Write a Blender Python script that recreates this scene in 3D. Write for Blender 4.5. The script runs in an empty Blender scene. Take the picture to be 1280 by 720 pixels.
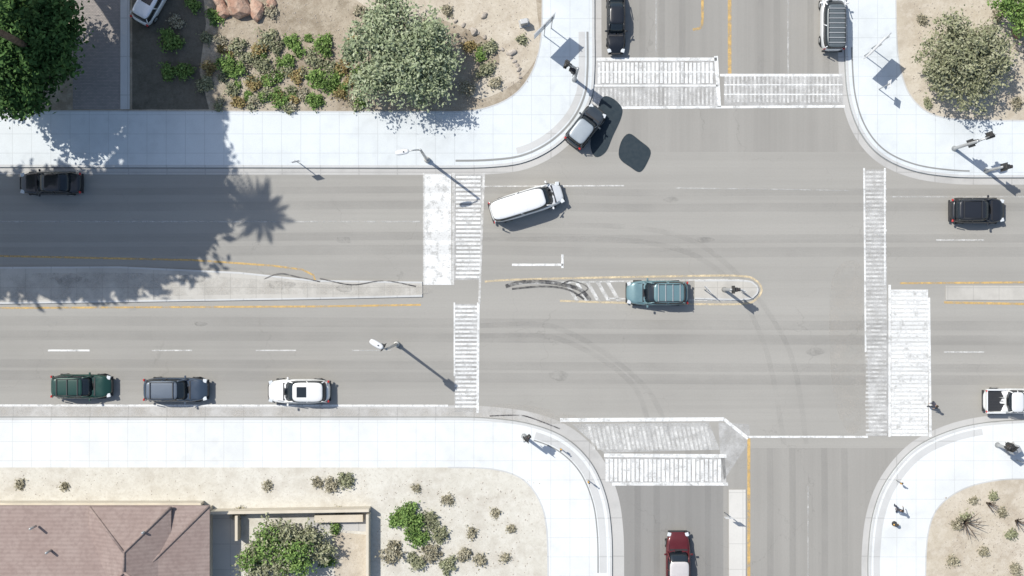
import bpy, math, random
import numpy as np
from mathutils import Vector, Matrix
random.seed(7); rng=np.random.default_rng(7)
S=16.0; CAMH=90.0
EL=math.radians(53); SD=(0.80,-0.60)   # sun elevation, shadow direction on the ground
def P(px,py): return ((px-640)/S,(360-py)/S)
def PZ(px,py,z):
    k=(CAMH-z)/CAMH; x,y=P(px,py); return (x*k,y*k)
def CAST(px,py,z):      # place of a thing of height z whose shadow lies at plan px,py
    x,y=P(px,py); L=z/math.tan(EL); return (x-SD[0]*L,y-SD[1]*L)
col=bpy.context.scene.collection
# ------------------------------------------------------------ materials
def newmat(name):
    m=bpy.data.materials.new(name); m.use_nodes=True
    nt=m.node_tree; b=nt.nodes['Principled BSDF']; return m,nt,b
def N(nt,t,**k):
    n=nt.nodes.new(t)
    for a,v in k.items(): setattr(n,a,v)
    return n
def c4(c): return (c[0],c[1],c[2],1)
def mix(nt,a,b,f,mode='MIX'):
    n=N(nt,'ShaderNodeMix',data_type='RGBA',blend_type=mode)
    for sock,v in ((n.inputs[6],a),(n.inputs[7],b)):
        if isinstance(v,tuple): sock.default_value=c4(v)
        else: nt.links.new(v,sock)
    if isinstance(f,(int,float)): n.inputs[0].default_value=f
    else: nt.links.new(f,n.inputs[0])
    return n.outputs[2]
def coords(nt,scale,world=True,rot=0):
    m=N(nt,'ShaderNodeMapping'); m.inputs['Scale'].default_value=scale; m.inputs['Rotation'].default_value=(0,0,rot)
    if world: nt.links.new(N(nt,'ShaderNodeNewGeometry').outputs['Position'],m.inputs[0])
    else: nt.links.new(N(nt,'ShaderNodeTexCoord').outputs['Object'],m.inputs[0])
    return m.outputs[0]
def noise(nt,scale,lo,hi,world=True,detail=5,rot=0,rough=.55,dist=0):
    if not isinstance(scale,tuple): scale=(scale,)*3
    n=N(nt,'ShaderNodeTexNoise'); n.inputs['Scale'].default_value=1; n.inputs['Detail'].default_value=detail
    n.inputs['Roughness'].default_value=rough; n.inputs['Distortion'].default_value=dist
    nt.links.new(coords(nt,scale,world,rot),n.inputs['Vector'])
    r=N(nt,'ShaderNodeMapRange'); r.inputs[1].default_value=lo; r.inputs[2].default_value=hi
    nt.links.new(n.outputs[0],r.inputs[0]); return r.outputs[0]
def mul(nt,a,b,op='MULTIPLY'):
    n=N(nt,'ShaderNodeMath',operation=op)
    for s,v in ((n.inputs[0],a),(n.inputs[1],b)):
        if isinstance(v,(int,float)): s.default_value=v
        else: nt.links.new(v,s)
    return n.outputs[0]
def layered(name,base,layers,rough=.9,bump=None,world=True):
    m,nt,b=newmat(name); c=base
    for L in layers:
        sc,lo,hi,colr,amt=L[:5]; kw=L[5] if len(L)>5 else {}
        c=mix(nt,c,colr,mul(nt,noise(nt,sc,lo,hi,world,**kw),amt))
    if isinstance(c,tuple): b.inputs['Base Color'].default_value=c4(c)
    else: nt.links.new(c,b.inputs['Base Color'])
    b.inputs['Roughness'].default_value=rough; b.inputs['Specular IOR Level'].default_value=.25
    if bump:
        bn=N(nt,'ShaderNodeBump'); bn.inputs['Strength'].default_value=bump[1]; bn.inputs['Distance'].default_value=.03
        nt.links.new(noise(nt,bump[0],0,1,world),bn.inputs['Height']); nt.links.new(bn.outputs[0],b.inputs['Normal'])
    return m,nt,b,c
def cracks(nt,b,c,scale,colr,amt,wid=.012):
    v=N(nt,'ShaderNodeTexVoronoi',feature='DISTANCE_TO_EDGE'); v.inputs['Scale'].default_value=scale
    nz=N(nt,'ShaderNodeTexNoise'); nz.inputs['Scale'].default_value=.9; nz.inputs['Detail'].default_value=6
    g=coords(nt,(1,1,1)); nt.links.new(g,nz.inputs['Vector'])
    va=N(nt,'ShaderNodeVectorMath',operation='MULTIPLY_ADD'); va.inputs[1].default_value=(2.2,2.2,0)
    nt.links.new(nz.outputs[1],va.inputs[0]); nt.links.new(g,va.inputs[2]); nt.links.new(va.outputs[0],v.inputs['Vector'])
    r=N(nt,'ShaderNodeMapRange'); r.inputs[1].default_value=0; r.inputs[2].default_value=wid; r.inputs[3].default_value=1; r.inputs[4].default_value=0
    nt.links.new(v.outputs[0],r.inputs[0])
    f=mul(nt,mul(nt,r.outputs[0],noise(nt,.12,.48,.6)),amt)
    c=mix(nt,c,colr,f); nt.links.new(c,b.inputs['Base Color']); return c
def asphalt(name,base,ns=False,k=1.0):
    st=(.9,.012,1) if ns else (.012,.9,1)
    st2=(.33,.008,1) if ns else (.008,.33,1)
    d=tuple(x*.78 for x in base); l=tuple(min(1,x*1.2) for x in base)
    m,nt,b,c=layered(name,base,[(.07,.38,.65,l,.5),(.22,.42,.68,d,.22),(st,.40,.68,d,.42),(st2,.42,.62,l,.55),
        ((st[0]*3.3,st[1]*3.3,1),.45,.75,l,.25),((st[0]*5,st[1]*6,1),.5,.8,d,.2),(9,.4,.7,d,.22),(28,.35,.7,l,.3),(1.4,.6,.8,d,.16)],.92,(25,.2))
    cracks(nt,b,c,.16,tuple(x*.5 for x in base),.35,.004); return m
M={}
M['asph']=asphalt('asphalt_ew',(.285,.277,.256))
M['asphn']=asphalt('asphalt_ns',(.262,.254,.235),True)
M['asphd']=asphalt('asphalt_dark',(.215,.211,.20),True)
M['shade']=layered('painted_shadow',(.022,.034,.044),[(3,.3,.7,(.04,.052,.06),.7)],.9)[0]  # near-black bluish tone for the shadows painted on the road
def concrete(name,base,joint=1.5,stain=.35,jd=.55):
    d=tuple(x*.74 for x in base); l=tuple(min(.8,x*1.10) for x in base)
    m,nt,b,c=layered(name,base,[(.25,.45,.7,d,stain),(1.1,.5,.72,d,stain*.7),(.13,.4,.6,l,.7),(14,.4,.75,d,.3)],.9,(30,.12))
    if joint:
        sx=N(nt,'ShaderNodeSeparateXYZ'); nt.links.new(N(nt,'ShaderNodeNewGeometry').outputs['Position'],sx.inputs[0])
        tot=None
        for o in (0,1):
            f=mul(nt,sx.outputs[o],1/joint)
            fr=N(nt,'ShaderNodeMath',operation='FRACT'); nt.links.new(f,fr.inputs[0])
            lt=mul(nt,fr.outputs[0],.03,'LESS_THAN'); tot=lt if tot is None else mul(nt,tot,lt,'MAXIMUM')
        c=mix(nt,c,tuple(x*jd for x in base),mul(nt,tot,.4)); nt.links.new(c,b.inputs['Base Color'])
    return m
M['walk']=concrete('concrete_sidewalk',(.605,.625,.625),1.5,.45)
M['walk2']=concrete('concrete_north',(.565,.60,.615),1.5,.6)
M['curb']=concrete('concrete_curb',(.48,.485,.48),3.0,.6)
M['gutter']=concrete('concrete_gutter',(.43,.425,.41),3.0,.7)
M['gutd']=concrete('curb_dark',(.24,.245,.24),0,.6)
M['median']=concrete('concrete_median',(.44,.425,.39),2.0,1.0)
M['medl']=concrete('concrete_medlight',(.52,.51,.48),2.0,.8)
def paint(name,c,lo,hi,sc=1.6,top=1.0):
    m,nt,b,_=layered(name,c,[(.8,.4,.7,tuple(x*.75 for x in c),.4),(12,.4,.7,tuple(x*.8 for x in c),.35)],.7)
    out=nt.nodes['Material Output']; t=N(nt,'ShaderNodeBsdfTransparent'); mx=N(nt,'ShaderNodeMixShader')
    f=mul(nt,noise(nt,sc,lo,hi,detail=8,rough=.7),noise(nt,14,.2,.45),'MULTIPLY'); f=mul(nt,f,top)
    nt.links.new(f,mx.inputs[0]); nt.links.new(t.outputs[0],mx.inputs[1]); nt.links.new(b.outputs[0],mx.inputs[2])
    nt.links.new(mx.outputs[0],out.inputs[0]); return m
M['white']=paint('paint_white',(.76,.77,.76),.24,.5,1.6,.92)
M['whitew']=paint('paint_white_worn',(.72,.72,.70),.30,.62,1.6,.9)
M['wash']=paint('paint_wash',(.52,.52,.51),.20,.62,.9,.85)
M['faint']=paint('paint_faint',(.62,.62,.60),.38,.75)
M['yellow']=paint('paint_yellow',(.66,.44,.16),.30,.60,1.6,.9)
M['yellf']=paint('paint_yellow_faint',(.70,.58,.38),.30,.65)
M['tyre_marks']=paint('tyre_rubber',(.12,.12,.12),.25,1.1,.12,.20)
M['rubm']=paint('tyre_rubber_arc',(.10,.10,.10),.35,.95,.3,.16)
M['tar']=paint('tar_seal',(.05,.05,.055),.35,.6,1.2,.85)
M['dust']=paint('sand_dust',(.50,.475,.43),.40,.8,.5,.8)
M['stain']=paint('oil_stain',(.09,.09,.09),.42,.85,1.4,.4)
def dirt(name,a,bc,cc,fine=.3):
    return layered(name,a,[(.12,.4,.6,bc,.7),(.5,.45,.62,cc,.6),(1.6,.45,.65,bc,.55),(5,.5,.66,cc,.4),(16,.52,.7,tuple(x*.6 for x in a),fine),(24,.55,.72,(.66,.64,.58),fine)],.97,(6,.5))[0]
M['dirt']=dirt('dirt_tan',(.44,.39,.31),(.53,.485,.41),(.34,.29,.225))
M['dirtl']=dirt('dirt_pale',(.51,.49,.43),(.59,.575,.52),(.41,.38,.325))
M['dirtg']=dirt('dirt_garden',(.29,.24,.18),(.43,.38,.30),(.19,.155,.11),.4)
M['ground']=dirt('dirt_far',(.38,.32,.24),(.45,.4,.3),(.25,.22,.15))
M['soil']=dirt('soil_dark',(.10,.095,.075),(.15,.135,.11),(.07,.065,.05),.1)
def plain(name,c,rough=.5,metal=0,var=.25,coat=0,spec=.5):
    m,nt,b,_=layered(name,c,[(2.5,.4,.7,tuple(x*.75 for x in c),var),(9,.5,.7,tuple(min(1,x*1.25+.01) for x in c),var*.6)],rough,None,False)
    b.inputs['Metallic'].default_value=metal; b.inputs['Coat Weight'].default_value=coat; b.inputs['Specular IOR Level'].default_value=spec
    return m
def leafmat(name,cols):
    m,nt,b=newmat(name); g=N(nt,'ShaderNodeNewGeometry'); r=N(nt,'ShaderNodeValToRGB')
    e=r.color_ramp.elements
    while len(e)<len(cols): e.new(.5)
    for i,cc in enumerate(cols): e[i].position=i/(len(cols)-1); e[i].color=c4(cc)
    nt.links.new(g.outputs['Random Per Island'],r.inputs[0])
    c=mix(nt,r.outputs[0],tuple(x*.55 for x in cols[0]),mul(nt,noise(nt,.9,.45,.65),.45))
    nt.links.new(c,b.inputs['Base Color']); b.inputs['Roughness'].default_value=.75; b.inputs['Specular IOR Level'].default_value=.2
    return m
LF={'dark':leafmat('leaf_dark',[(.03,.075,.02),(.06,.13,.035),(.11,.20,.06)]),
 'green':leafmat('leaf_green',[(.08,.14,.035),(.15,.25,.065),(.25,.35,.11)]),
 'olive':leafmat('leaf_olive',[(.17,.185,.10),(.27,.28,.17),(.38,.38,.26)]),
 'grey':leafmat('leaf_grey',[(.20,.25,.14),(.30,.35,.21),(.40,.44,.30)]),
 'red':leafmat('leaf_red',[(.20,.15,.06),(.30,.22,.10),(.32,.30,.13)]),
 'dry':leafmat('leaf_dry',[(.22,.20,.13),(.35,.32,.23),(.45,.42,.32)])}
M['bark']=layered('bark',(.16,.12,.09),[(4,.4,.6,(.08,.06,.045),.8)],.95,(12,.8))[0]
M['rock']=layered('rock_red',(.36,.22,.16),[(1.5,.4,.6,(.48,.36,.28),.8),(6,.5,.7,(.15,.1,.08),.7)],.95,(5,.9))[0]
M['rockg']=layered('rock_grey',(.42,.38,.33),[(2,.4,.6,(.3,.26,.22),.8)],.95,(5,.9))[0]
M['metal']=plain('galvanised_steel',(.45,.46,.46),.45,.6)
M['dmetal']=plain('dark_metal',(.04,.042,.045),.5,.3)
M['wmetal']=plain('light_metal',(.66,.67,.68),.5)
M['rubber']=plain('tyre',(.02,.02,.02),.85)
M['glass']=plain('window_glass',(.014,.02,.026),.2,0,.2,0,.6)
M['red']=plain('tail_red',(.45,.02,.02),.3); M['amber']=plain('amber_lens',(.55,.30,.05),.4); M['greenl']=plain('green_lens',(.02,.3,.12),.4)
M['lamp']=plain('headlamp',(.55,.58,.60),.15); M['black']=plain('black_plastic',(.018,.018,.02),.6)
M['signal']=plain('signal_black',(.03,.03,.03),.6)
# ------------------------------------------------------------ mesh helpers
def link(o,parent=None):
    col.objects.link(o)
    if parent: o.parent=parent
    return o
def empty(name,loc=(0,0,0),rot=0):
    o=bpy.data.objects.new(name,None); o.location=loc; o.rotation_euler=(0,0,rot); o.empty_display_size=.2; return link(o)
def mesh(name,v,f,mat,parent=None,smooth=False):
    me=bpy.data.meshes.new(name); me.from_pydata([tuple(map(float,p)) for p in v],[],f); me.update()
    if mat: me.materials.append(mat)
    if smooth: me.polygons.foreach_set('use_smooth',[True]*len(me.polygons))
    return link(bpy.data.objects.new(name,me),parent)
def cat(pts,n=10,closed=False):
    out=[]; m=len(pts)
    for i in range(m if closed else m-1):
        g=lambda j: np.array(pts[j%m] if closed else pts[min(max(j,0),m-1)],float)
        a,b,c,d=g(i-1),g(i),g(i+1),g(i+2)
        for k in range(n):
            t=k/n; out.append(tuple(.5*((2*b)+(-a+c)*t+(2*a-5*b+4*c-d)*t*t+(-a+3*b-3*c+d)*t**3)))
    if not closed: out.append(tuple(pts[-1]))
    return out
def sheet(name,pts,z,mat,parent=None,plan=True):
    v=[(*(P(*p) if plan else p),z) for p in pts]
    o=mesh(name,v,[tuple(range(len(v)))],mat,parent)
    if o.data.polygons[0].normal.z<0: o.data.flip_normals()
    return o
def prism(name,pts,z0,z1,mat,parent=None,plan=True):
    q=[(P(*p) if plan else p) for p in pts]
    ar=sum(q[i][0]*q[(i+1)%len(q)][1]-q[(i+1)%len(q)][0]*q[i][1] for i in range(len(q)))
    if ar<0: q=q[::-1]
    n=len(q); v=[(*p,z0) for p in q]+[(*p,z1) for p in q]
    f=[tuple(range(n,2*n)),tuple(range(n-1,-1,-1))]+[(i,(i+1)%n,n+(i+1)%n,n+i) for i in range(n)]
    return mesh(name,v,f,mat,parent)
def strip(name,pts,w,z,mat,off=0,parent=None,join=None):
    q=np.array([P(*p) for p in pts]); t=np.gradient(q,axis=0); t/=np.linalg.norm(t,axis=1)[:,None]+1e-9
    nrm=np.stack([-t[:,1],t[:,0]],1); a=q+nrm*(off+w/2); b=q+nrm*(off-w/2)
    v=[(*p,z) for p in a]+[(*p,z) for p in b]; n=len(q)
    f=[(n+i,n+i+1,i+1,i) for i in range(n-1)]
    if join is not None:
        o=len(join[0]); join[0].extend(v); join[1].extend([tuple(o+k for k in ff) for ff in f]); return
    return mesh(name,v,f,mat,parent)
def box(name,c,s,mat,parent=None,rot=0,bev=0):
    x,y,z=[k/2 for k in s]; R=Matrix.Rotation(rot,3,'Z')
    v=[R@Vector((i*x,j*y,k*z))+Vector(c) for i in(-1,1) for j in(-1,1) for k in(-1,1)]
    f=[(0,1,3,2),(4,6,7,5),(0,4,5,1),(2,3,7,6),(0,2,6,4),(1,5,7,3)]
    o=mesh(name,v,f,mat,parent)
    if bev:
        b=o.modifiers.new('b','BEVEL'); b.width=bev; b.segments=2
    return o
def tube(name,pts,rads,mat,parent=None,n=10,cap=True,smooth=True):
    v=[];f=[]
    for i,p in enumerate(pts):
        p=Vector(p); a=Vector(pts[max(i-1,0)]); b=Vector(pts[min(i+1,len(pts)-1)]); d=(b-a).normalized()
        u=d.orthogonal().normalized() if abs(d.z)<.9 else Vector((1,0,0)); w=d.cross(u).normalized(); u=w.cross(d)
        for k in range(n):
            t=2*math.pi*k/n; v.append(p+(u*math.cos(t)+w*math.sin(t))*rads[i])
    for i in range(len(pts)-1):
        for k in range(n): f.append((i*n+k,i*n+(k+1)%n,(i+1)*n+(k+1)%n,(i+1)*n+k))
    if cap: f.append(tuple(range(n-1,-1,-1))); f.append(tuple(range((len(pts)-1)*n,len(pts)*n)))
    return mesh(name,v,f,mat,parent,smooth)
# ------------------------------------------------------------ ground, roads, corner blocks
gr=mesh('ground',[(-1500,-1500,-.06),(1500,-1500,-.06),(1500,1500,-.06),(-1500,1500,-.06)],[(0,1,2,3)],M['ground'])
sheet('road',[(-3000,190),(4200,190),(4200,560),(-3000,560)],0,M['asph'])
sheet('road',[(700,-2500),(1100,-2500),(1100,190),(700,190)],0,M['asphn'])
sheet('road',[(700,560),(1200,560),(1200,3200),(700,3200)],0,M['asphn'])
sheet('road',[(768,606),(904,606),(908,3200),(768,3200)],.004,M['asphd'])
C={}
C['nw']=[(-3000,209),(0,209),(300,209.5)]+cat([(560,210),(612,209),(655,203),(692,185),(722,156),(739,122),(743,88),(743,40)],8)+[(743,-2500)]
C['ne']=[(1056,-2500),(1056,0)]+cat([(1056,60),(1060,118),(1074,162),(1100,194),(1140,213),(1190,221),(1240,222)],8)+[(4200,224)]
C['sw']=[(765,3200)]+cat([(765,720),(764,665),(757,620),(738,578),(705,547),(660,530),(605,523),(550,522)],8)+[(300,522),(0,522),(-3000,522)]
C['se']=[(4200,524)]+cat([(1290,525),(1232,529),(1185,540),(1142,562),(1109,600),(1092,642),(1086,690),(1086,740)],8)+[(1086,3200)]
far={'nw':[(-3000,-2500)],'ne':[(4200,-2500)],'sw':[(-3000,3200)],'se':[(4200,3200)]}
full={'nw':'walk2','ne':'walk2','sw':'walk','se':'walk'}
for k in C:
    blk=prism('sidewalk',C[k]+far[k],-.05,.13,M[full[k]])
    strip('kerb',C[k],.18,.134,M['curb'],off=.10)
    gw=.95 if k=='sw' else .55
    strip('gutter',C[k],gw,.005,M['gutter'],off=-gw/2)
    strip('gutter_joint',C[k],.09,.009,M['gutd'],off=-.05)
strip('kerb_ramp',C['nw'][5:-1],.16,.138,M['gutd'],off=.55)
strip('kerb_ramp',C['nw'][18:-1],.5,.138,M['curb'],off=1.0)
strip('kerb_ramp',C['sw'][2:40],.55,.138,M['curb'],off=.7)
strip('kerb_ramp',C['sw'][2:40],.10,.142,M['gutd'],off=1.1)
strip('kerb_ramp',C['ne'][2:46],.12,.138,M['gutd'],off=.5)
strip('kerb_ramp',C['se'][10:56],.5,.138,M['curb'],off=.6)
I={}
I['nw']=[(-3000,138),(0,139)]+cat([(540,140),(595,138),(638,122),(664,92),(676,50),(678,0)],8)+[(678,-2500),(-3000,-2500)]
I['ne']=[(1119,-2500)]+cat([(1119,0),(1120,45),(1124,82),(1136,118),(1162,142),(1205,150),(1280,151)],8)+[(4200,152),(4200,-2500)]
I['sw']=[(-3000,584)]+cat([(560,584),(615,586),(652,598),(674,625),(683,660),(685,720)],8)+[(685,3200),(-3000,3200)]
I['se']=[(4200,598)]+cat([(1290,598),(1245,600),(1203,611),(1172,634),(1159,668),(1156,720)],8)+[(1156,3200),(4200,3200)]
for k,m in (('nw','dirtg'),('ne','dirt'),('sw','dirtl'),('se','dirt')):
    sheet('dirt_ground',I[k],.14,M[m])
    strip('mow_edge',I[k][1:-2],.10,.144,M['curb'])
sheet('sand_path',cat([(690-20,0),(674,60),(655,95),(628,114),(600,124),(585,112),(622,84),(618,60),(590,40),(545,24),(470,16),(440,-30),(668,-30)],6,True),.146,M['dirt'])
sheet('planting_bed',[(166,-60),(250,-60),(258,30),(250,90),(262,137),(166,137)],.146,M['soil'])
mp,nt,b,c=layered('pavers',(.27,.25,.23),[(.6,.4,.6,(.2,.19,.18),.6)],.9,(20,.2))
br=N(nt,'ShaderNodeTexBrick'); br.inputs['Scale'].default_value=2.2; br.inputs['Mortar Size'].default_value=.03
br.inputs['Color1'].default_value=(.34,.30,.28,1); br.inputs['Color2'].default_value=(.24,.22,.21,1); br.inputs['Mortar'].default_value=(.12,.11,.1,1)
nt.links.new(coords(nt,(1,1,1)),br.inputs['Vector']); nt.links.new(mix(nt,c,br.outputs[0],.7),b.inputs['Base Color'])
sheet('paver_path',[(92,-300),(151,-300),(151,137),(92,137)],.148,mp)
prism('path_edging',[(151.5,-300),(163,-300),(163,137),(151.5,137)],.13,.2,M['curb'])
# ------------------------------------------------------------ medians
prism('median',[(-3000,336),(-100,334),(150,333),(300,340),(395,350),(528,352),(528,371),(395,374),(0,380),(-3000,380)],-.02,.10,M['median'])
strip('median_kerb',[(-3000,380),(0,380),(395,374),(528,371)],.14,.105,M['curb'],off=.07)
strip('median_kerb',[(-3000,336),(-100,334),(150,333),(300,340),(395,350),(528,352)],.14,.105,M['curb'],off=-.07)
nose=cat([(868,350),(930,350),(944,355),(948,362),(944,370),(930,375),(868,374)],6)
prism('median_island',nose,-.02,.10,M['median']); strip('median_kerb',nose,.12,.105,M['curb'],off=-.06)
prism('median',[(911,612),(932,612),(934,3200),(913,3200)],-.02,.06,M['medl'])
prism('median',[(1182,357),(4200,360),(4200,374),(1182,375)],-.02,.05,M['median'])
# ------------------------------------------------------------ painted markings
def lines(name,mat,z,items):
    J=([],[])
    for pts,w in items: strip(name,pts,w,z,None,join=J)
    return mesh(name,J[0],J[1],M[mat])
def bars(name,mat,z,x0,y0,x1,y1,step,bw,vertical,jit=.6,sk=0):
    v=[];f=[]
    a,bb=(x0,x1) if vertical else (y0,y1); t=a
    while t+bw<bb:
        j=random.uniform(-jit,jit)
        q=[(t,y0+j),(t+bw,y0+j),(t+bw+sk,y1+j),(t+sk,y1+j)] if vertical else [(x0+j,t),(x1+j,t+sk),(x1+j,t+bw+sk),(x0+j,t+bw)]
        o=len(v); v+=[(*P(*p),z) for p in q][::-1]; f.append((o,o+1,o+2,o+3)); t+=step
    return mesh(name,v,f,M[mat])
def R4(x0,y0,x1,y1,d=0): return [(x0,y0),(x1,y0),(x1+d,y1),(x0+d,y1)]
sheet('crosswalk_marking',R4(530,218,564,356),.008,M['white']); sheet('crosswalk_marking',R4(569,218,605,350,-5),.008,M['wash'])
bars('crosswalk_marking','white',.012,570,220,601,350,5.2,2.8,False)
lines('crosswalk_marking','whitew',.016,[([(567,216),(566,356)],.22),([(605,216),(599,380)],.18),([(530,216),(530,356)],.15)])
sheet('crosswalk_marking',R4(568,380,598,515),.008,M['wash'])
bars('crosswalk_marking','white',.012,569,382,597,512,5.2,2.6,False)
lines('crosswalk_marking','white',.016,[([(598,378),(597,516)],.2),([(568,378),(568,470)],.12)])
sheet('crosswalk_marking',R4(746,72,894,106),.008,M['wash']); sheet('crosswalk_marking',R4(905,92,1054,132),.008,M['wash'])
sheet('crosswalk_marking',R4(742,108,900,134),.008,M['wash'])
bars('crosswalk_marking','white',.012,747,78,893,104,5.2,3.4,True); bars('crosswalk_marking','whitew',.012,906,95,1052,128,5.2,2.5,True)
bars('crosswalk_marking','whitew',.012,742,110,898,132,5.2,2.4,True)
lines('crosswalk_marking','white',.016,[([(745,74),(896,74)],.25),([(742,107),(898,107)],.16),([(900,94),(1054,94)],.2),([(722,135),(1056,133)],.2),([(895,70),(899,134)],.3),([(905,106),(1053,106)],.1),([(905,118),(1053,118)],.1),([(747,90),(893,90)],.1)])
sheet('crosswalk_marking',R4(1080,212,1106,545,6),.008,M['wash'])
bars('crosswalk_marking','whitew',.012,1082,214,1108,545,5.2,2.6,False)
sheet('crosswalk_marking',R4(1114,362,1160,545),.008,M['white'])
bars('crosswalk_marking','faint',.012,1114,364,1160,545,5.2,2.0,False)
lines('crosswalk_marking','white',.016,[([(1112,356),(1112,546)],.2),([(1161,372),(1163,546)],.2),([(1106,210),(1106,356)],.14),([(1080,210),(1082,440)],.14)])
sheet('crosswalk_marking',[(715,530),(886,528),(900,562),(755,566)],.008,M['wash']); sheet('crosswalk_marking',[(755,571),(906,571),(908,604),(762,604)],.008,M['wash'])
sheet('crosswalk_marking',[(715,530),(886,528),(900,562),(755,566)],.010,M['faint'])
bars('crosswalk_marking','white',.014,757,574,904,602,5.4,3.8,True); bars('crosswalk_marking','whitew',.014,735,533,885,562,5.6,3.2,True,sk=6)
lines('crosswalk_marking','white',.018,[([(755,569),(908,570)],.28),([(765,605),(910,605)],.25),([(700,525),(905,524)],.3),([(905,524),(935,548)],.25),([(935,546),(1085,546)],.16)])
sheet('crosswalk_marking',[(898,528),(936,530),(938,550),(905,600),(900,565)],.008,M['wash'])
lines('lane_marking','white',.012,[([(-3000,505),(560,507)],.15),([(640,331),(704,331)],.18),([(703,318),(703,335)],.18),([(60,438),(112,438)],.14)])
lines('lane_marking','whitew',.012,[([(600,233),(780,232)],.10),([(190,438),(240,438)],.10),([(320,438),(370,438)],.10),([(1170,300),(1230,300)],.12),([(1180,440),(1230,440)],.10)])
lines('lane_marking','faint',.012,[([(-3000,277),(525,277)],.12),([(820,0),(820,70)],.13),([(985,0),(985,92)],.13),
   ([(440,438),(490,438)],.1),([(1010,608),(1010,900)],.1),([(845,235),(1060,238)],.1),([(1110,246),(4000,246)],.1)])
lines('lane_marking','yellow',.012,[([(-3000,320),(0,320),(240,325),(340,332),(378,337),(392,344),(394,351)],.15),([(-3000,385),(0,385),(400,383),(526,381)],.15),
   ([(911,-2500),(912,92)],.28),([(936,548),(936,700),(938,3200)],.24),([(1125,354),(1280,353),(4000,353)],.15),([(1180,378),(1280,380),(4000,384)],.18)])
lines('lane_marking','yellow',.012,[(cat([(878,-100),(878,0),(878,22),(876,34),(866,37)],6),.2)])
isl=cat([(606,352),(660,349),(860,345),(925,345),(944,350),(952,362),(944,375),(925,380),(860,380),(760,378),(700,376)],8)
lines('lane_marking','yellf',.012,[(isl,.16)]); strip('lane_marking',isl[6:-8],.12,.012,M['whitew'],off=-.32)
bars('lane_marking','whitew',.012,705,352,772,376,13,5,True,sk=14)
strip('tar_seal',cat([(632,358),(650,353),(675,352),(700,355),(725,362),(738,376)],6),.30,.016,M['tar'])
strip('tar_seal',cat([(640,361),(680,358),(710,362),(730,374)],6),.16,.020,M['tar'])
for pts in ([(700,356),(715,351),(735,360),(720,370)],[(400,348),(440,356),(480,351),(520,358)],[(612,520),(640,519),(660,521),(700,536)],[(330,349),(350,342),(372,346),(400,352)]):
    strip('crack',cat(pts,6),.10,.112 if pts[0][0] in(400,330) else .017,M['tar'])
for cx,cy,r in ((700,470,9),(880,300,7),(430,300,7),(1020,440,8),(250,405,6),(840,250,6),(350,355,12),(90,352,14),(430,360,9),(240,348,10)):
    zz=.108 if 333<cy<372 and cx<530 else .019
    sheet('oil_stain',cat([(cx+r*1.8*math.cos(a)*random.uniform(.6,1.1),cy+r*.7*math.sin(a)*random.uniform(.6,1.1)) for a in np.linspace(0,5.5,8)],4,True),zz,M['stain'])
tr=[]
for y in (238,257,296,313): tr.append((cat([(-900,y),(0,y+2),(530,y-1),(800,y+3),(1070,y+2),(2000,y+2)],6),random.uniform(.5,.8)))
for y in (403,421,456,471): tr.append((cat([(-900,y),(0,y-2),(600,y+1),(1080,y+4),(2000,y+4)],6),random.uniform(.5,.8)))
for x in (802,826,852,950,970,1012,1032): tr.append((cat([(x,-600),(x+1,0),(x,130)],4),.5))
for x in (796,820,860,884,962,990,1030,1055): tr.append((cat([(x,560),(x+1,720),(x,1500)],4),.5))
lines('tyre_tracks','tyre_marks',.022,tr)
tr=[]
for dx in (0,28): tr.append((cat([(600,300-dx*.6),(800,302-dx*.6),(900,340-dx*.6),(955+dx,430),(980+dx,555)],10),.4))
lines('tyre_arc','rubm',.026,tr); tr=[]
for dx in (0,26): tr.append((cat([(600,420-dx*.5),(700,424-dx*.5),(790+dx*.5,480),(815+dx,555)],10),.4))
lines('tyre_arc','rubm',.030,tr)
sheet('dust',cat([(1040,350),(1075,330),(1078,420),(1082,520),(1060,540),(1040,480)],6,True),.006,M['dust'])
sheet('dust',cat([(640,505),(720,520),(700,530),(600,522),(520,520),(300,521),(0,520),(0,509),(300,510),(560,510)],6,True),.011,M['dust'])
sheet('dust',cat([(0,345),(200,342),(420,356),(520,356),(520,368),(300,368),(0,374)],6,True),.104,M['dust'])
sheet('painted_shadow',cat([(786,167),(800,176),(813,188),(809,203),(800,215),(788,209),(774,197),(776,178)],4,True),.034,M['shade'])  # diamond-shaped shadow, painted as a flat dark sheet
sheet('painted_shadow',cat([(752,123),(764,122),(777,134),(776,148),(766,170),(757,190),(744,196),(738,180),(744,150)],4,True),.034,M['shade'])  # cast shadow beside the hatchback, painted as a dark sheet on the road
# ------------------------------------------------------------ vehicles
def rr(x0,x1,hw,e=5,n=44,taper=(0,0)):
    out=[]; cx=(x0+x1)/2; hx=(x1-x0)/2
    for k in range(n):
        t=2*math.pi*(k+.5)/n; c,s=math.cos(t),math.sin(t)
        x=hx*math.copysign(abs(c)**(2/e),c); y=hw*math.copysign(abs(s)**(2/e),s)
        u=x/hx; y*=1-(taper[0]*max(0,u)**3+taper[1]*max(0,-u)**3)
        out.append((cx+x,y))
    return out
def stack(name,loops,mat,parent):
    n=len(loops[0]); v=[p for l in loops for p in l]
    f=[(i*n+k,i*n+(k+1)%n,(i+1)*n+(k+1)%n,(i+1)*n+k) for i in range(len(loops)-1) for k in range(n)]
    f.append(tuple(range((len(loops)-1)*n,len(loops)*n))); f.append(tuple(range(n-1,-1,-1)))
    return mesh(name,v,f,mat,parent,True)
def sm(a,b,x):
    t=min(1,max(0,(x-a)/(b-a))); return t*t*(3-2*t)
K={'sedan':(.21,.06,-.36,-.2),'suv':(.22,.07,-.46,-.40),'pickup':(.20,.07,-.15,-.12),'van':(.36,.24,-.485,-.475)}
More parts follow.
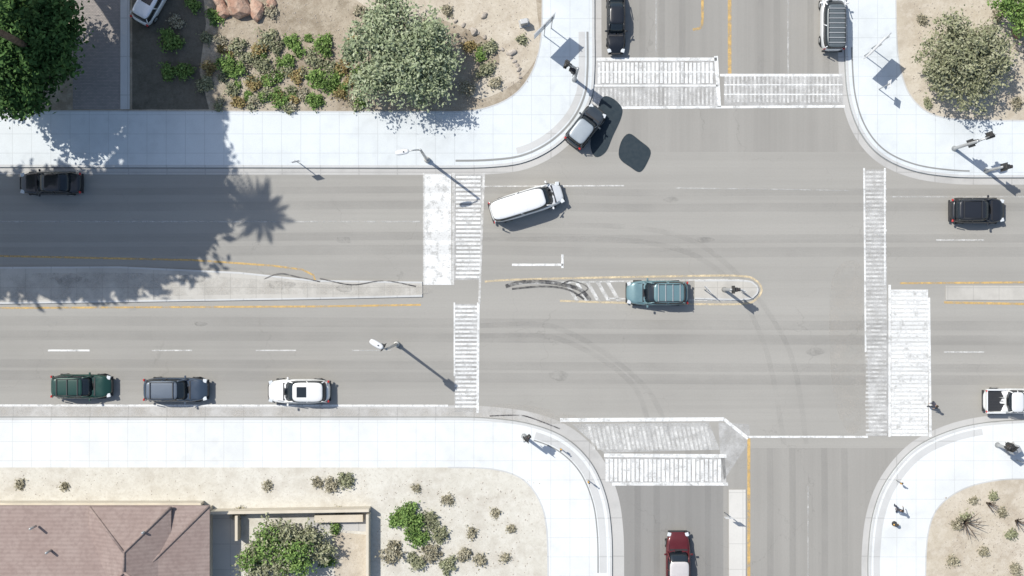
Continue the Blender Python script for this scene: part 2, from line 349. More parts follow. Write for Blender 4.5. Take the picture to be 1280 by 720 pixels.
def car(name,px,py,deg,L,W,H,paintc,kind='suv',rack=False,sun=False,roofc=None,metal=.2,z=0.0):
    x,y=P(px,py); root=empty(name,(x,y,z),math.radians(deg))
    pm=plain(name+'_paint',paintc,.30,metal,.12,.6); rm=plain(name+'_roof',roofc,.4,metal,.2,.3) if roofc else pm
    a,b_,c_,d_=K[kind]; xf0,xf1,xr0,xr1=a*L,b_*L,c_*L,d_*L
    belt=.64*H
    def zt(u):
        zz=belt-(.05*H)*sm(xf0-.1,xf0+.2,u)-(.12*H)*sm(.36*L,.5*L,u)
        if kind=='sedan': zz-=.03*H*sm(xr0+.1,xr0-.2,u)
        if kind=='pickup' and u<xr0-.05 : zz=belt-.16*H
        zz-=.08*H*sm(-.46*L,-.5*L,u)
        return zz
    loops=[]
    for ins,fr in ((.10,0),(.02,.18),(0,.45),(.01,.75),(.05,.92),(.11,.985),(.22,1.0),(.42,1.012),(.66,1.02)):
        loops.append([(u,v,.24+(zt(u)-.24)*fr) for u,v in rr(-L/2+ins,L/2-ins,W/2-ins,5,taper=(.15,.08))])
    stack('body',loops,pm,root)
    gl=[]
    for t,ex in ((0,0),(.5,.0),(1,0)):
        gl.append([(u,v,belt-.06+(H-.05-belt+.06)*t) for u,v in rr(xr0+(xr1-xr0)*t,xf0+(xf1-xf0)*t,W*(.455-.075*t),6,taper=(.08,.05))])
    stack('windows',gl,M['glass'],root)
    rl=[]
    for ins,zz in ((0,H-.08),(-.01,H-.05),(.03,H-.015),(.12,H),(.3,H+.015)):
        rl.append([(u,v,zz) for u,v in rr(xr1-.02+ins,xf1+.02-ins,W*.385-ins,6,taper=(.05,.04))])
    stack('roof',rl,rm,root)
    for s in (-1,1):
        for nm,(p0,p1) in {'a_pillar':((xf0-.02,W*.43,belt-.02),(xf1,W*.375,H-.05)),'c_pillar':((xr0+.03,W*.44,belt-.02),(xr1+.02,W*.375,H-.05)),
              'b_pillar':(((xf0+xr0)/2,W*.452,belt-.02),((xf1+xr1)/2,W*.385,H-.06))}.items():
            tube(nm,[(p0[0],s*p0[1],p0[2]),(p1[0],s*p1[1],p1[2])],[.045,.04],pm,root,6)
        box('mirror',(xf0-.25,s*(W/2+.07),belt+.05),(.14,.2,.13),pm,root,0,.03)
        box('headlight',(L/2-.22,s*W*.36,belt-.2*H+.06),(.3,.28,.12),M['lamp'],root,-s*.25,.03)
        box('taillight',(-L/2+.10,s*W*.40,belt-.12),(.12,.18,.16),M['red'],root,s*.15,.03)
        tube('hood_seam',[(xf0+.1,s*W*.40,zt(xf0)+.004),(.42*L,s*W*.33,zt(.42*L)+.0)],[.012,.012],M['black'],root,4)
        for wx in (.31*L,-.30*L):
            yy=s*(W/2-.10); r=.34
            tube('wheel',[(wx,yy-.11,r),(wx,yy-.1,r),(wx,yy+.1,r),(wx,yy+.11,r)],[r*.85,r,r,r*.85],M['rubber'],root,20)
            tube('rim',[(wx,yy+s*.10,r),(wx,yy+s*.118,r)],[r*.6,r*.55],M['metal'],root,12)
    box('front_bumper',(L/2-.05,0,.42),(.14,W*.8,.2),M['black'],root,0,.04); box('rear_bumper',(-L/2+.04,0,.42),(.14,W*.84,.2),M['black'],root,0,.04)
    box('grille',(L/2-.02,0,.60),(.1,W*.5,.12),M['black'],root,0,.02)
    box('wiper',(xf0-.02,.2,belt+.01),(.03,.55,.02),M['black'],root,.15); box('cowl',(xf0+.07,0,zt(xf0+.07)+.015),(.12,W*.72,.02),M['black'],root)
    if kind=='pickup':
        zb=belt-.16*H; x0=-L/2+.08; x1=xr0-.06; xm=(x0+x1)/2
        box('bed_liner',(xm,0,zb+.025),(x1-x0-.1,W*.80,.04),M['dmetal'],root)
        for k in range(7): box('bed_rib',(xm,(k-3)*W*.11,zb+.055),(x1-x0-.14,.05,.02),M['dmetal'],root)
        for s in (-1,1): box('bed_side',(xm,s*(W/2-.09),zb+.10),(x1-x0,.13,.36),pm,root,0,.03)
        box('tailgate',(x0+.03,0,zb+.10),(.1,W*.8,.34),pm,root,0,.03); box('bed_front',(x1-.03,0,zb+.1),(.06,W*.8,.34),pm,root,0,.02)
    if kind=='van':
        for k in range(4): box('roof_rib',(xr1+.5+k*(xf1-xr1-1)/3,0,H+.022),(.05,W*.6,.02),rm,root,0,.005)
    if sun: box('sunroof',((xf1+xr1)/2+.45,0,H+.018),(.75,.8,.012),M['glass'],root,0,.004)
    if rack:
        for s in (-1,1): tube('roof_rail',[(xr1+.2,s*W*.33,H+.06),(xf1-.2,s*W*.33,H+.06)],[.025,.025],M['dmetal'],root,6)
        for k in range(rack): 
            xx=xr1+.3+(xf1-xr1-.6)*k/max(1,rack-1); box('cross_bar',(xx,0,H+.07),(.06,W*.66,.03),M['metal' if rack>3 else 'dmetal'],root)
    return root
car('black_car',68,230,180,4.8,1.8,1.45,(.015,.017,.02),'sedan')
car('green_suv',106,482,0,4.7,1.9,1.6,(.012,.05,.038),'suv',rack=3)
car('grey_suv',223,486,0,5.0,1.9,1.65,(.045,.065,.095),'suv',rack=2,roofc=(.10,.125,.16))
car('white_suv',376,488,180,4.8,1.9,1.6,(.74,.74,.72),'suv',sun=True)
car('white_van',658,254,17,5.8,1.95,1.9,(.74,.75,.75),'van')
car('teal_suv',820,366,180,4.8,1.95,1.75,(.13,.22,.24),'suv',rack=4)
car('black_suv',1217,264,0,4.2,2.0,1.65,(.02,.022,.027),'suv',rack=2)
car('grey_hatchback',731,160,52,3.5,1.75,1.55,(.04,.05,.06),'suv',roofc=(.30,.34,.37),z=.03)
car('white_utility_truck',1038,30,90,4.5,1.9,1.8,(.72,.74,.75),'van',rack=8,roofc=(.10,.12,.13))
car('white_truck',1262,500,0,4.6,1.95,1.8,(.73,.74,.73),'pickup')
car('red_sedan',846,702,90,5.0,1.9,1.5,(.10,.012,.014),'sedan',roofc=(.55,.52,.51))
car('black_sedan',769,30,-90,4.9,1.45,1.5,(.012,.014,.018),'sedan')
car('parked_car',195,2,60,4.2,1.8,1.5,(.75,.77,.8),'suv',sun=True,z=.15)
# ------------------------------------------------------------ vegetation
def foliage(name,crowns,nclump,per,leaf,lm,base=None,trunk_r=.18,spread=.45,z0=.14,shell=.5,limbs=7,clust=None):
    root=empty(name,(base[0],base[1],z0)) if base is not None else empty(name,(crowns[0][0],crowns[0][1],z0))
    bx,by=root.location.x,root.location.y
    tot=sum(c[3]*c[4]*c[5] for c in crowns); V=[]
    for c in crowns:
        n=max(3,int(nclump*c[3]*c[4]*c[5]/tot)); d=rng.normal(size=(n,3)); d/=np.linalg.norm(d,axis=1)[:,None]
        r=rng.random(n)**shell*(.78+.42*rng.random(n)); ctr=np.array(c[:3])+d*r[:,None]*np.array(c[3:])
        ctr[:,2]=np.maximum(ctr[:,2],z0+.05)
        s=spread*(.5+rng.random(n)); p=np.repeat(ctr,per,0)+rng.normal(size=(n*per,3))*np.repeat(s,per)[:,None]*np.array([1,1,.7])
        V.append(p)
    p=np.concatenate(V); p[:,2]=np.maximum(p[:,2],z0+.02); n=len(p)
    a=rng.normal(size=(n,3)); a[:,2]*=.6; a/=np.linalg.norm(a,axis=1)[:,None]
    bb=np.cross(a,np.array([0,0,1.0])+.7*rng.normal(size=(n,3))); b=bb/np.linalg.norm(bb,axis=1)[:,None]
    sz=leaf*(.5+rng.random(n))[:,None]; a=a*sz; b=b*sz*.5; p=p-np.array([bx,by,z0])
    v=np.stack([p-a,p+b,p+a,p-b],1).reshape(-1,3)
    me=bpy.data.meshes.new('crown'); me.vertices.add(4*n); me.vertices.foreach_set('co',v.ravel())
    me.loops.add(4*n); me.loops.foreach_set('vertex_index',np.arange(4*n)); me.polygons.add(n); me.polygons.foreach_set('loop_start',np.arange(0,4*n,4))
    me.update(calc_edges=True); me.materials.append(lm); link(bpy.data.objects.new('crown',me),root)
    cz=crowns[0][2]-z0; top=Vector((crowns[0][0]-bx,crowns[0][1]-by,cz))
    if trunk_r>.02:
        tube('trunk',[(0,0,-.1),(top.x*.3+.05,top.y*.3,cz*.35),(top.x*.6,top.y*.6,cz*.6),tuple(top)],[trunk_r*1.3,trunk_r,trunk_r*.75,trunk_r*.3],M['bark'],root)
        for k in range(limbs):
            c=crowns[k%len(crowns)]; t=k*2.4; st=Vector((top.x*.5,top.y*.5,cz*(.35+.3*random.random())))
            e=Vector((c[0]-bx+math.cos(t)*c[3]*.75,c[1]-by+math.sin(t)*c[4]*.75,c[2]-z0+random.uniform(-.2,.4)*c[5])); md=(st+e)/2+Vector((0,0,.12*c[5]))
            tube('limb',[st,md,e],[trunk_r*.5,trunk_r*.33,trunk_r*.1],M['bark'],root,6)
    return root
def ell(px,py,z,r,rz=None,ry=None):
    x,y=PZ(px,py,z); return (x,y,z,r,ry or r,rz or r*.7)
foliage('shade_tree',[ell(36,30,6,3.4,2.2),ell(10,85,6,3.2,2),ell(60,68,5.6,2.3,1.8),ell(26,118,5,1.9,1.6),ell(74,20,5.6,1.6,1.6),ell(-30,40,6,4,2)],1000,30,.19,LF['dark'],P(45,60),.28,.36)
foliage('palo_verde_tree',[ell(505,75,3.2,2.9,1.8),ell(470,45,3.2,1.9,1.4),ell(538,98,2.9,2.0,1.4),ell(490,12,3.2,1.7,1.2),ell(538,45,3.4,1.7,1.2),ell(465,102,2.6,1.7,1.1),ell(560,72,2.8,1.1,.8),ell(445,70,2.8,1.1,.8)],640,34,.13,LF['grey'],P(510,80),.16,.30,limbs=12)
foliage('mesquite_tree',[ell(1205,70,2.8,2.3,1.5),ell(1176,94,2.5,1.7,1.2),ell(1236,60,2.8,1.7,1.3),ell(1218,106,2.4,1.6,1.1),ell(1192,42,2.8,1.5,1.1),ell(1165,68,2.4,1.0,.8),ell(1245,88,2.4,1.0,.8)],400,32,.12,LF['olive'],P(1208,82),.14,.28,limbs=12)
foliage('mesquite_tree',[ell(1290,12,3,2.2,1.4),ell(1262,-6,3,1.5,1)],160,26,.13,LF['green'],P(1292,5),.12,.3)
def shrub(px,py,r,k,name='shrub',h=.8,dens=1.0):
    x,y=P(px,py); cr=[(x,y,.14+h*.5*r,r*random.uniform(.7,1),r*random.uniform(.6,.95),r*h*.6)]
    for i in range(3): 
        t=random.random()*6.3; cr.append((x+math.cos(t)*r*.75,y+math.sin(t)*r*.75,.14+h*.35*r,r*random.uniform(.3,.6),r*random.uniform(.3,.55),r*.4))
    foliage(name,cr,max(12,int(60*r*dens)),20,.075+.03*r,LF[k],(x,y),.03,.10+.06*r,limbs=3)
for s in [(215,55,.9,'green'),(232,92,.7,'green'),(210,90,.6,'green'),(222,30,.5,'dry'),(284,82,.75,'green'),(300,92,.7,'green'),(291,112,.5,'olive'),(268,22,.6,'green'),(276,52,.4,'dry'),
 (325,62,.6,'red'),(345,58,.6,'olive'),(362,52,.6,'green'),(330,85,.7,'olive'),(318,108,.5,'red'),(350,125,.7,'green'),(372,96,.45,'red'),(392,78,.6,'olive'),(405,60,.75,'green'),(400,98,.8,'green'),
 (412,108,.65,'green'),(378,118,.5,'dry'),(428,120,.5,'red'),(338,102,.5,'green'),(358,80,.6,'green'),(310,75,.5,'olive'),(430,85,.5,'red'),(445,128,.5,'dry'),(372,62,.5,'green'),(340,15,.5,'dry'),(255,108,.5,'olive'),
 (262,85,.5,'red'),(612,62,.6,'olive'),(606,88,.6,'olive'),(620,105,.4,'dry'),(588,60,.4,'red'),(585,112,.5,'dry'),(600,70,.45,'green'),(242,6,.5,'green'),(450,15,.4,'dry'),(652,50,.3,'olive'),(560,15,.4,'dry'),(335,48,.7,'olive'),(298,60,.6,'olive'),
 (1150,25,.35,'dry'),(1270,130,.4,'dry'),(1160,130,.3,'olive'),(1245,20,.5,'dry')]:
    shrub(*s)
for i in range(70):
    shrub(random.uniform(258,455),random.uniform(46,136),random.uniform(.2,.5),random.choice(['red','olive','dry','green','olive','green']))
foliage('garden_bush',[ell(345,690,1.6,2.1,1.1),ell(318,705,1.4,1.3,.9),ell(385,675,1.4,1.3,.8),ell(350,668,1.6,1.1,.8),ell(400,690,1.2,1.0,.7)],380,26,.12,LF['olive'],P(350,690),.1,.24)
foliage('garden_bush',[ell(335,682,2.2,1.2,.7),ell(368,700,2.2,1.3,.7),ell(312,700,2.0,.8,.6)],160,26,.12,LF['green'],P(340,690),.08,.24)
for s in [(508,640,.9,'green'),(516,655,1.0,'green'),(500,650,.7,'green'),(525,672,.7,'green'),(538,650,.6,'olive'),(550,668,.6,'olive'),(490,690,.8,'dry'),(580,690,.5,'dry'),(560,705,.6,'olive'),(600,700,.4,'dry'),(540,690,.7,'dry'),(590,665,.3,'dry'),(620,640,.25,'dry'),(560,625,.35,'dry'),(520,610,.25,'dry'),(632,694,.3,'dry'),
   (432,602,.6,'olive'),(416,604,.5,'dry'),(398,602,.35,'dry'),(335,606,.25,'dry'),(300,640,.5,'dry'),(425,640,.3,'dry'),(640,660,.2,'dry'),(25,604,.3,'dry'),(82,608,.2,'dry'),(420,660,.4,'green'),(410,700,.5,'green'),(520,700,.6,'olive')]: shrub(*s)
for s in [(1196,655,.35,'dry'),(1205,645,.3,'olive'),(1250,640,.3,'dry'),(1262,668,.35,'olive'),(1228,690,.3,'dry'),(1190,700,.3,'dry'),(1268,712,.4,'dry'),(1240,620,.25,'olive'),(1215,625,.2,'dry')]: shrub(*s)
def branchy(px,py,n,r,name):
    x,y=P(px,py); root=empty(name,(x,y,.14))
    for k in range(n):
        t=k*6.283/n+random.random()*.5; rr_=r*random.uniform(.6,1)
        tube('branch',[(0,0,0),(math.cos(t)*rr_*.5,math.sin(t)*rr_*.5,.8),(math.cos(t)*rr_,math.sin(t)*rr_,1.3)],[.05,.035,.015],M['bark'],root,5)
        tube('twig',[(math.cos(t)*rr_*.5,math.sin(t)*rr_*.5,.8),(math.cos(t+.5)*rr_*.8,math.sin(t+.5)*rr_*.8,1.1)],[.025,.01],M['bark'],root,5)
branchy(1205,652,9,1.2,'ocotillo_plant'); branchy(1232,628,7,.5,'ocotillo_plant'); branchy(1268,650,7,.6,'ocotillo_plant')
# tall trees standing outside the picture whose shadow lies over the road
def cc(px,py,z,r,rz=3): x,y=CAST(px,py,z); return (x,y,z,r,r,rz)
b1=CAST(120,270,21)
foliage('eucalyptus_tree',[cc(40,290,21,4.2),cc(95,290,21,4.3),cc(150,282,21,4.8),cc(205,255,22,4.4),cc(150,308,20,3.6),cc(20,312,20,3.6),cc(90,318,20,3.2),cc(-60,295,20,4.2),cc(225,240,21,3.2),cc(212,290,21,2.8)],2900,20,.42,LF['dark'],b1,.6,.40)
foliage('eucalyptus_tree',[cc(215,60,19,3.2),cc(215,20,19,3.2),cc(225,120,19,2.5),cc(230,160,19,2.6),cc(192,95,19,2.3),cc(205,175,19,2.6),cc(238,195,19,2.5),cc(200,-40,20,4)],1300,20,.38,LF['dark'],CAST(212,60,19),.45,.38)
def palm(px,py,z):
    x,y=CAST(px,py,z); root=empty('palm_tree',(x,y,.14))
    tube('trunk',[(0,0,0),(.1,.1,z*.4),(.05,0,z*.8),(0,0,z)],[.3,.24,.2,.24],M['bark'],root,10)
    V=[];F=[]
    for k in range(38):
        t=k*2.399; up=random.uniform(-.5,.9); L=random.uniform(1.9,2.9)
        for i in range(14):
            u=i/13; r=L*u; zz=z+up*L*u-1.3*u*u*L*.5; w=.5*math.sin(math.pi*(.15+.8*u))
            for s in (-1,1):
                a=Vector((math.cos(t)*r,math.sin(t)*r,zz)); tip=a+Vector((math.cos(t)*.25-s*math.sin(t)*w,math.sin(t)*.25+s*math.cos(t)*w,-.12)); dd=Vector((math.cos(t)*.11,math.sin(t)*.11,0))
                o=len(V); V+=[a-dd,a+dd,tip]; F.append((o,o+1,o+2))
    mesh('fronds',V,F,LF['dark'],root)
palm(318,262,25)
def rock(name,px,py,r,mat,h=.6):
    import bmesh
    bm=bmesh.new(); bmesh.ops.create_icosphere(bm,subdivisions=2,radius=1)
    ph=random.random()*9
    for v in bm.verts:
        k=1+.22*math.sin(3*v.co.x+ph)*math.cos(2.5*v.co.y+ph*2)+random.uniform(-.09,.09); v.co=Vector((v.co.x*r*k,v.co.y*r*k*.75,v.co.z*r*h*k))
    me=bpy.data.meshes.new(name); bm.to_mesh(me); bm.free(); me.materials.append(mat)
    o=bpy.data.objects.new(name,me); o.location=(*P(px,py),.14+r*h*.35); o.rotation_euler=(0,0,random.random()*6); link(o)
for a in [(300,8,1.2,'rock'),(322,14,.8,'rock'),(280,14,.7,'rock'),(275,3,.6,'rock'),(340,6,.5,'rock'),(592,40,.4,'rockg'),(640,66,.35,'rockg'),(1270,40,.6,'rock'),(1275,60,.5,'rockg'),(605,20,.3,'rockg')]: rock('boulder',a[0],a[1],a[2],M[a[3]])
for i in range(16):
    t=i/15; rock('edging_stone',560+90*math.sin(t*1.6),22+75*t,random.uniform(.12,.22),M['rockg'])
V=[];F=[]
def insidebox(n,x0,y0,x1,y1,smin,smax):
    for i in range(n):
        x,y=P(random.uniform(x0,x1),random.uniform(y0,y1)); s=random.uniform(smin,smax); h=s*.6; t=random.random()*6; o=len(V)
        for k in range(4): V.append((x+math.cos(t+k*1.57)*s*random.uniform(.6,1),y+math.sin(t+k*1.57)*s*random.uniform(.6,1),.13))
        V.append((x,y,.14+h)); F.extend([(o,o+1,o+4),(o+1,o+2,o+4),(o+2,o+3,o+4),(o+3,o,o+4)])
insidebox(900,262,2,560,136,.03,.11); insidebox(350,560,2,660,105,.03,.10); insidebox(500,1140,2,1280,130,.03,.12); insidebox(300,0,588,600,626,.02,.08); insidebox(350,470,600,675,720,.02,.10); insidebox(400,1180,620,1280,720,.03,.10)
mesh('gravel',V,F,M['rockg'])
# ------------------------------------------------------------ houses, yard
mr,nt,b,c=layered('roof_tiles',(.27,.21,.19),[(.5,.4,.6,(.32,.26,.235),.6),(3,.45,.65,(.20,.15,.135),.5)],.9,(18,.4))
w=N(nt,'ShaderNodeTexWave',bands_direction='Y'); w.inputs['Scale'].default_value=1.1; w.inputs['Distortion'].default_value=.4
nt.links.new(coords(nt,(1,1,1)),w.inputs['Vector']); c=mix(nt,c,(.18,.14,.125),mul(nt,w.outputs[1],.3)); nt.links.new(c,b.inputs['Base Color'])
M['stucco']=layered('stucco',(.55,.50,.41),[(1,.4,.6,(.48,.43,.35),.6)],.95,(20,.3))[0]
house=empty('stucco_house',(0,0,0))
def hip(nm,x0,y0,x1,y1,ze,zr,mat,parent,inset=None):
    w_,d_=x1-x0,y1-y0; i=inset or min(w_,d_)/2
    if w_>=d_: r=[(x0+i,(y0+y1)/2,zr),(x1-i,(y0+y1)/2,zr)]
    else: r=[((x0+x1)/2,y0+i,zr),((x0+x1)/2,y1-i,zr)]
    v=[(x0,y0,ze),(x1,y0,ze),(x1,y1,ze),(x0,y1,ze)]+r+[(x0,y0,ze-.18),(x1,y0,ze-.18),(x1,y1,ze-.18),(x0,y1,ze-.18)]
    f=[(0,1,5,4),(1,2,5),(2,3,4,5),(3,0,4)] if w_>=d_ else [(0,1,4),(1,2,5,4),(2,3,5),(3,0,4,5)]
    f+=[(6,7,1,0),(7,8,2,1),(8,9,3,2),(9,6,0,3),(9,8,7,6)]
    mesh(nm,v,f,mat,parent)
    for a,bb in ((0,4),(1,4 if w_<d_ else 5),(2,5),(3,4 if w_>=d_ else 5),(4,5)): tube('ridge_cap',[v[a],v[bb]],[.1,.1],mat,parent,6)
A=PZ(262,632,3); B=PZ(-180,1000,3)
hip('roof',B[0],B[1],A[0],A[1],3,5.6,mr,house)
A2=PZ(214,640,3.4); B2=PZ(112,640,3.4); yb=PZ(0,760,3.4)[1]
hip('porch_roof',B2[0],yb,A2[0],PZ(0,636,3.4)[1]+.15,3.45,4.9,mr,house)
prism('walls',[(B[0]+.5,B[1]+.5),(A[0]-.5,B[1]+.5),(A[0]-.5,A[1]-.5),(B[0]+.5,A[1]-.5)],.1,2.9,M['stucco'],house,False)
for xx in (-26,-30,-35): box('window',(xx,A[1]-.5,1.6),(1.4,.06,1.2),M['glass'],house); box('window_frame',(xx,A[1]-.52,.95),(1.6,.14,.08),M['wmetal'],house)
box('door',(-38,A[1]-.5,1.15),(1,.08,2.1),M['dmetal'],house)
for (px,py) in ((60,690),(40,660),(180,665)):
    x,y=PZ(px,py,4.3); tube('roof_vent',[(x,y,3.6),(x,y,4.7)],[.09,.09],M['metal'],house,8)
def wall(name,a,b,h,t=.22,mat='stucco'):
    a=Vector(P(*a)); b=Vector(P(*b)); d=b-a; m=(a+b)/2; box(name,(m.x,m.y,.13+h/2),(d.length,t,h),M[mat],None,math.atan2(d.y,d.x),.02)
wall('garden_wall',(268,637),(464,634),1.3); wall('garden_wall',(462,639),(462,1000),1.3); wall('garden_wall',(300,672),(300,641),1.1); wall('garden_wall',(0,627),(256,627),1.0)
sheet('patio',[(265,640),(305,640),(300,900),(262,900)],.146,M['medl'])
sheet('patio',[(385,640),(458,640),(458,664),(385,660)],.150,M['gutter'])
sheet('patio',[(415,664),(458,668),(458,900),(430,900)],.146,M['dirt'])
prism('planter',[(395,642),(455,641),(455,650),(395,651)],.15,.75,M['stucco'])
# ------------------------------------------------------------ street furniture
def lamp(px,py,h,ang,arm=1.6,name='street_lamp',z=.02,head=1.0):
    x,y=P(px,py); r=empty(name,(x,y,z),ang)
    tube('base',[(0,0,0),(0,0,.5)],[.24,.2],M['medl'],r,12)
    tube('pole',[(0,0,.4),(0,0,h*.6),(0,0,h-.4)],[.12,.10,.08],M['metal'],r,10)
    tube('arm',[(0,0,h-.6),(arm*.4,0,h-.1),(arm,0,h)],[.06,.05,.04],M['metal'],r,8)
    st=[[(u,v,zz) for u,v in rr(arm-.1+i,arm+.9*head-i,.2*head-i,3,20)] for i,zz in ((.05,h-.08),(0,h),(.03,h+.06),(.1,h+.1))]
    stack('luminaire',st,M['wmetal'],r); box('photocell',(arm+.3,0,h+.14),(.08,.08,.08),M['dmetal'],r); return r
def sighead(x,y,z,r,rot=0):
    box('signal_housing',(x,y,z),(.30,.34,1.0),M['signal'],r,rot,.04); box('backplate',(x-.1,y,z),(.03,.6,1.25),M['signal'],r,rot)
    for k,mm in enumerate(('red','amber','greenl')):
        c=Vector((x,y,z+.33-.33*k)); d=Matrix.Rotation(rot,3,'Z')@Vector((1,0,0)); tube('lens',[c+d*.14,c+d*.17],[.12,.12],M[mm],r,12); tube('visor',[c+d*.16+Vector((0,0,.04)),c+d*.36+Vector((0,0,.04))],[.13,.13],M['signal'],r,10,False)
def signal(px,py,h,ang,arm,n=2,z=.14):
    x,y=P(px,py); r=empty('traffic_signal',(x,y,z),ang)
    tube('pole',[(0,0,0),(0,0,.3),(0,0,h)],[.22,.13,.1],M['metal'],r,12)
    if arm: 
        tube('mast_arm',[(0,0,h-.4),(arm,0,h)],[.09,.05],M['metal'],r,8)
        for k in range(n): sighead(arm*(1-k*.4)-.1,0,h-.35,r,math.pi/2)
    sighead(.25,0,2.9,r,0); return r
L1=lamp(496,430,8.0,math.radians(150),.3,head=1.1); sighead(.35,.0,7.4,L1,0)
lamp(534,200,7.0,math.radians(190),.9,z=.14)
signal(718,100,4.6,math.radians(150),1.0,1); signal(1192,186,4.6,math.radians(20),1.2,1); signal(1246,556,3.4,math.radians(130),.6,1); signal(655,545,2.9,math.radians(45),0)
signal(905,362,3.0,math.radians(0),0,z=.1); signal(1232,214,3,0,0)
def post(px,py,h,nm,kind):
    x,y=P(px,py); r=empty(nm,(x,y,.14),random.random()*6 if kind!='big' else .8)
    tube('post',[(0,0,0),(0,0,h)],[.04,.035],M['metal'],r,8)
    if kind=='sign': box('sign_plate',(0,.05,h-.3),(.6,.02,.75),M['wmetal'],r)
    if kind=='big':
        box('sign_plate',(0,.07,h-1.0),(2.2,.05,1.7),M['wmetal'],r,0,.02); box('shadow_sign_rim',(0,.07,h-.12),(2.3,.07,.05),M['metal'],r); tube('shadow_sign_post_2',[(.8,0,0),(.8,0,h)],[.04,.035],M['metal'],r,8)  # plate, rim and second post of the signs added to cast shadows
    if kind=='button': box('push_button',(0,.07,1.05),(.12,.1,.3),M['amber'],r); tube('cap',[(0,0,h),(0,0,h+.05)],[.07,.03],M['dmetal'],r,8)
for a in ((1080,70,4.2,'shadow_sign','big'),(680,45,4.0,'shadow_sign','big'),(1098,112,2.6,'traffic_sign','sign'),(735,600,1.4,'push_button_post','button'),(700,560,1.4,'push_button_post','button'),(1120,600,1.4,'push_button_post','button'),(880,362,1.6,'traffic_sign','sign'),(925,362,1.2,'traffic_sign','sign'),(376,205,2.4,'traffic_sign','sign'),(905,640,2.2,'traffic_sign','sign'),(1270,575,2.2,'traffic_sign','sign')): post(*a)  # the two big signs are added to cast shadows on the sidewalks
def hydrant(px,py):
    x,y=P(px,py); r=empty('fire_hydrant',(x,y,.14))
    tube('barrel',[(0,0,0),(0,0,.06),(0,0,.07),(0,0,.6),(0,0,.72),(0,0,.78)],[.2,.2,.13,.13,.1,.03],M['dmetal'],r,14)
    for s in(-1,1): tube('nozzle',[(0,0,.45),(s*.2,0,.45)],[.06,.07],M['amber'],r,8)
hydrant(1117,654)
def cabinet(px,py,s,rot,m='wmetal'):
    x,y=P(px,py); r=empty('utility_cabinet',(x,y,.14),rot); box('plinth',(0,0,.05),(s[0]+.2,s[1]+.2,.1),M['gutter'],r); box('cabinet',(0,0,.1+s[2]/2),s,M[m],r,0,.04); box('door_gap',(0,s[1]/2+.004,.1+s[2]/2),(.02,.01,s[2]*.9),M['dmetal'],r)
cabinet(1262,560,(.7,.5,1.1),.5,'metal'); cabinet(655,30,(.6,.4,.8),.2,'metal')
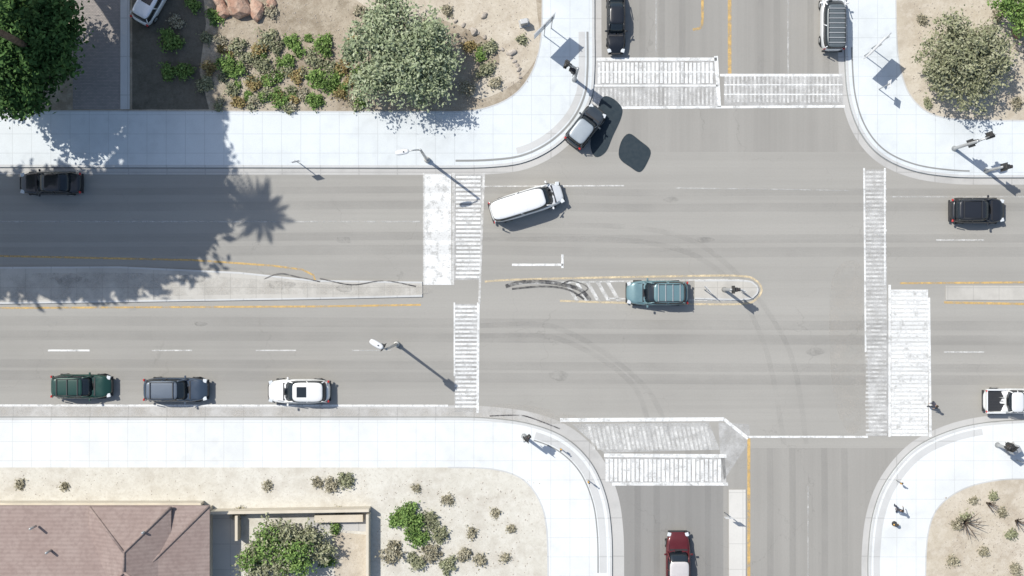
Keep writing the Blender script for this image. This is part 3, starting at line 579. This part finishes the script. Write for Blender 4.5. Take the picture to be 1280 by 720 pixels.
# ------------------------------------------------------------ pedestrian
def person(px,py,rot,shirt,pants,z=.0,name='pedestrian'):
    x,y=P(px,py); root=empty(name,(x,y,z),rot)
    J=[((0,0,.95),.13),((.01,0,1.15),.125),((.02,0,1.36),.145),((.03,0,1.50),.06),((.05,0,1.60),.075),((.05,0,1.70),.085),
       ((.0,.1,.9),.095),((.22,.1,.50),.062),((.12,.1,.09),.042),((.30,.1,.05),.04),
       ((.0,-.1,.9),.095),((-.02,-.1,.48),.062),((-.35,-.1,.16),.042),((-.22,-.1,.05),.038),
       ((.01,.19,1.42),.062),((-.08,.25,1.14),.045),((.04,.27,.92),.032),((.01,-.19,1.42),.062),((.10,-.25,1.15),.045),((.28,-.26,1.0),.032)]
    E=[(0,1),(1,2),(2,3),(3,4),(4,5),(0,6),(6,7),(7,8),(8,9),(0,10),(10,11),(11,12),(12,13),(2,14),(14,15),(15,16),(2,17),(17,18),(18,19)]
    def skin(nm,J,E,mat):
        me=bpy.data.meshes.new(nm); me.from_pydata([j[0] for j in J],E,[]); o=bpy.data.objects.new(nm,me); link(o,root); me.materials.append(mat)
        m=o.modifiers.new('s','SKIN'); 
        for i,j in enumerate(J):
            me.skin_vertices[0].data[i].radius=(j[1],j[1]); me.skin_vertices[0].data[i].use_root=(i==0)
        sb=o.modifiers.new('u','SUBSURF'); sb.levels=1; sb.render_levels=1; m.use_smooth_shade=True
    m,nt,b=newmat(name+'_clothes'); s=N(nt,'ShaderNodeSeparateXYZ'); nt.links.new(N(nt,'ShaderNodeTexCoord').outputs['Object'],s.inputs[0])
    c=mix(nt,pants,shirt,mul(nt,s.outputs[2],.93,'GREATER_THAN')); c=mix(nt,c,(.42,.26,.18),mul(nt,s.outputs[2],1.5,'GREATER_THAN')); nt.links.new(c,b.inputs['Base Color']); b.inputs['Roughness'].default_value=.9
    sk=plain(name+'_skin',(.42,.26,.18),.6); hr=plain(name+'_hair',(.03,.02,.015),.8)
    try: skin('body',J,E,m)
    except Exception as e: print('skin fail',e)
    for w,sgn in (((.04,.27,.92),1),((.28,-.26,1.0),-1)):
        HJ=[(w,.028),((w[0]+.02,w[1],w[2]-.07),.032)]; HE=[(0,1)]
        for k in range(5):
            i=len(HJ); L=(.045,.06,.065,.06,.048)[k]; off=(k-2)*.018; th=(k==0)
            HJ+=[((w[0]+.02+off,w[1]-(.02*sgn if th else 0),w[2]-.10+(.04 if th else 0)),.009),((w[0]+.03+off*1.3,w[1]-(.04 if th else .01)*sgn,w[2]-.10-L+(.04 if th else 0)),.008)]; HE+=[(1,i),(i,i+1)]
        try: skin('hand',HJ,HE,sk)
        except Exception as e: print('hand fail',e)
    st=[[(.04+u,v,zz) for u,v in rr(-r,r,r*.85,2.2,16)] for r,zz in ((.08,1.66),(.108,1.70),(.105,1.76),(.075,1.81),(.03,1.83))]
    stack('hair',st,hr,root)
    tube('nose',[(.135,0,1.68),(.155,0,1.655)],[.012,.016],sk,root,6)
    for s_ in (-1,1): tube('ear',[(.04,s_*.085,1.68),(.04,s_*.1,1.67)],[.025,.02],sk,root,6); tube('eye',[(.125,s_*.03,1.69),(.133,s_*.03,1.69)],[.01,.008],hr,root,6)
person(1162,505,math.radians(200),(.05,.05,.07),(.02,.025,.04)); person(1118,634,math.radians(80),(.05,.05,.06),(.03,.03,.05),.13)
# ------------------------------------------------------------ light, sky, camera
w=bpy.data.worlds.new('World'); bpy.context.scene.world=w; w.use_nodes=True; nt=w.node_tree
sk=nt.nodes.new('ShaderNodeTexSky'); sk.sky_type='NISHITA'; sk.sun_disc=False; sk.sun_elevation=EL; sk.sun_rotation=math.atan2(-SD[0],-SD[1]); sk.air_density=1.2; sk.dust_density=1.5
nt.links.new(sk.outputs[0],nt.nodes['Background'].inputs[0]); nt.nodes['Background'].inputs[1].default_value=.135
sl=bpy.data.lights.new('sun','SUN'); sl.energy=5; sl.angle=math.radians(.5); sl.color=(1,.955,.88)
so=bpy.data.objects.new('sun',sl); link(so); d=Vector((SD[0]*math.cos(EL),SD[1]*math.cos(EL),-math.sin(EL))); so.rotation_euler=d.to_track_quat('-Z','Y').to_euler(); so.location=(0,0,60)
cm=bpy.data.cameras.new('camera'); cm.sensor_width=36; cm.lens=36*CAMH/80; cm.clip_end=5000
co=bpy.data.objects.new('camera',cm); co.location=(0,0,CAMH); link(co); bpy.context.scene.camera=co
sc=bpy.context.scene; sc.view_settings.view_transform='Standard'; sc.view_settings.look='None'; sc.view_settings.exposure=0
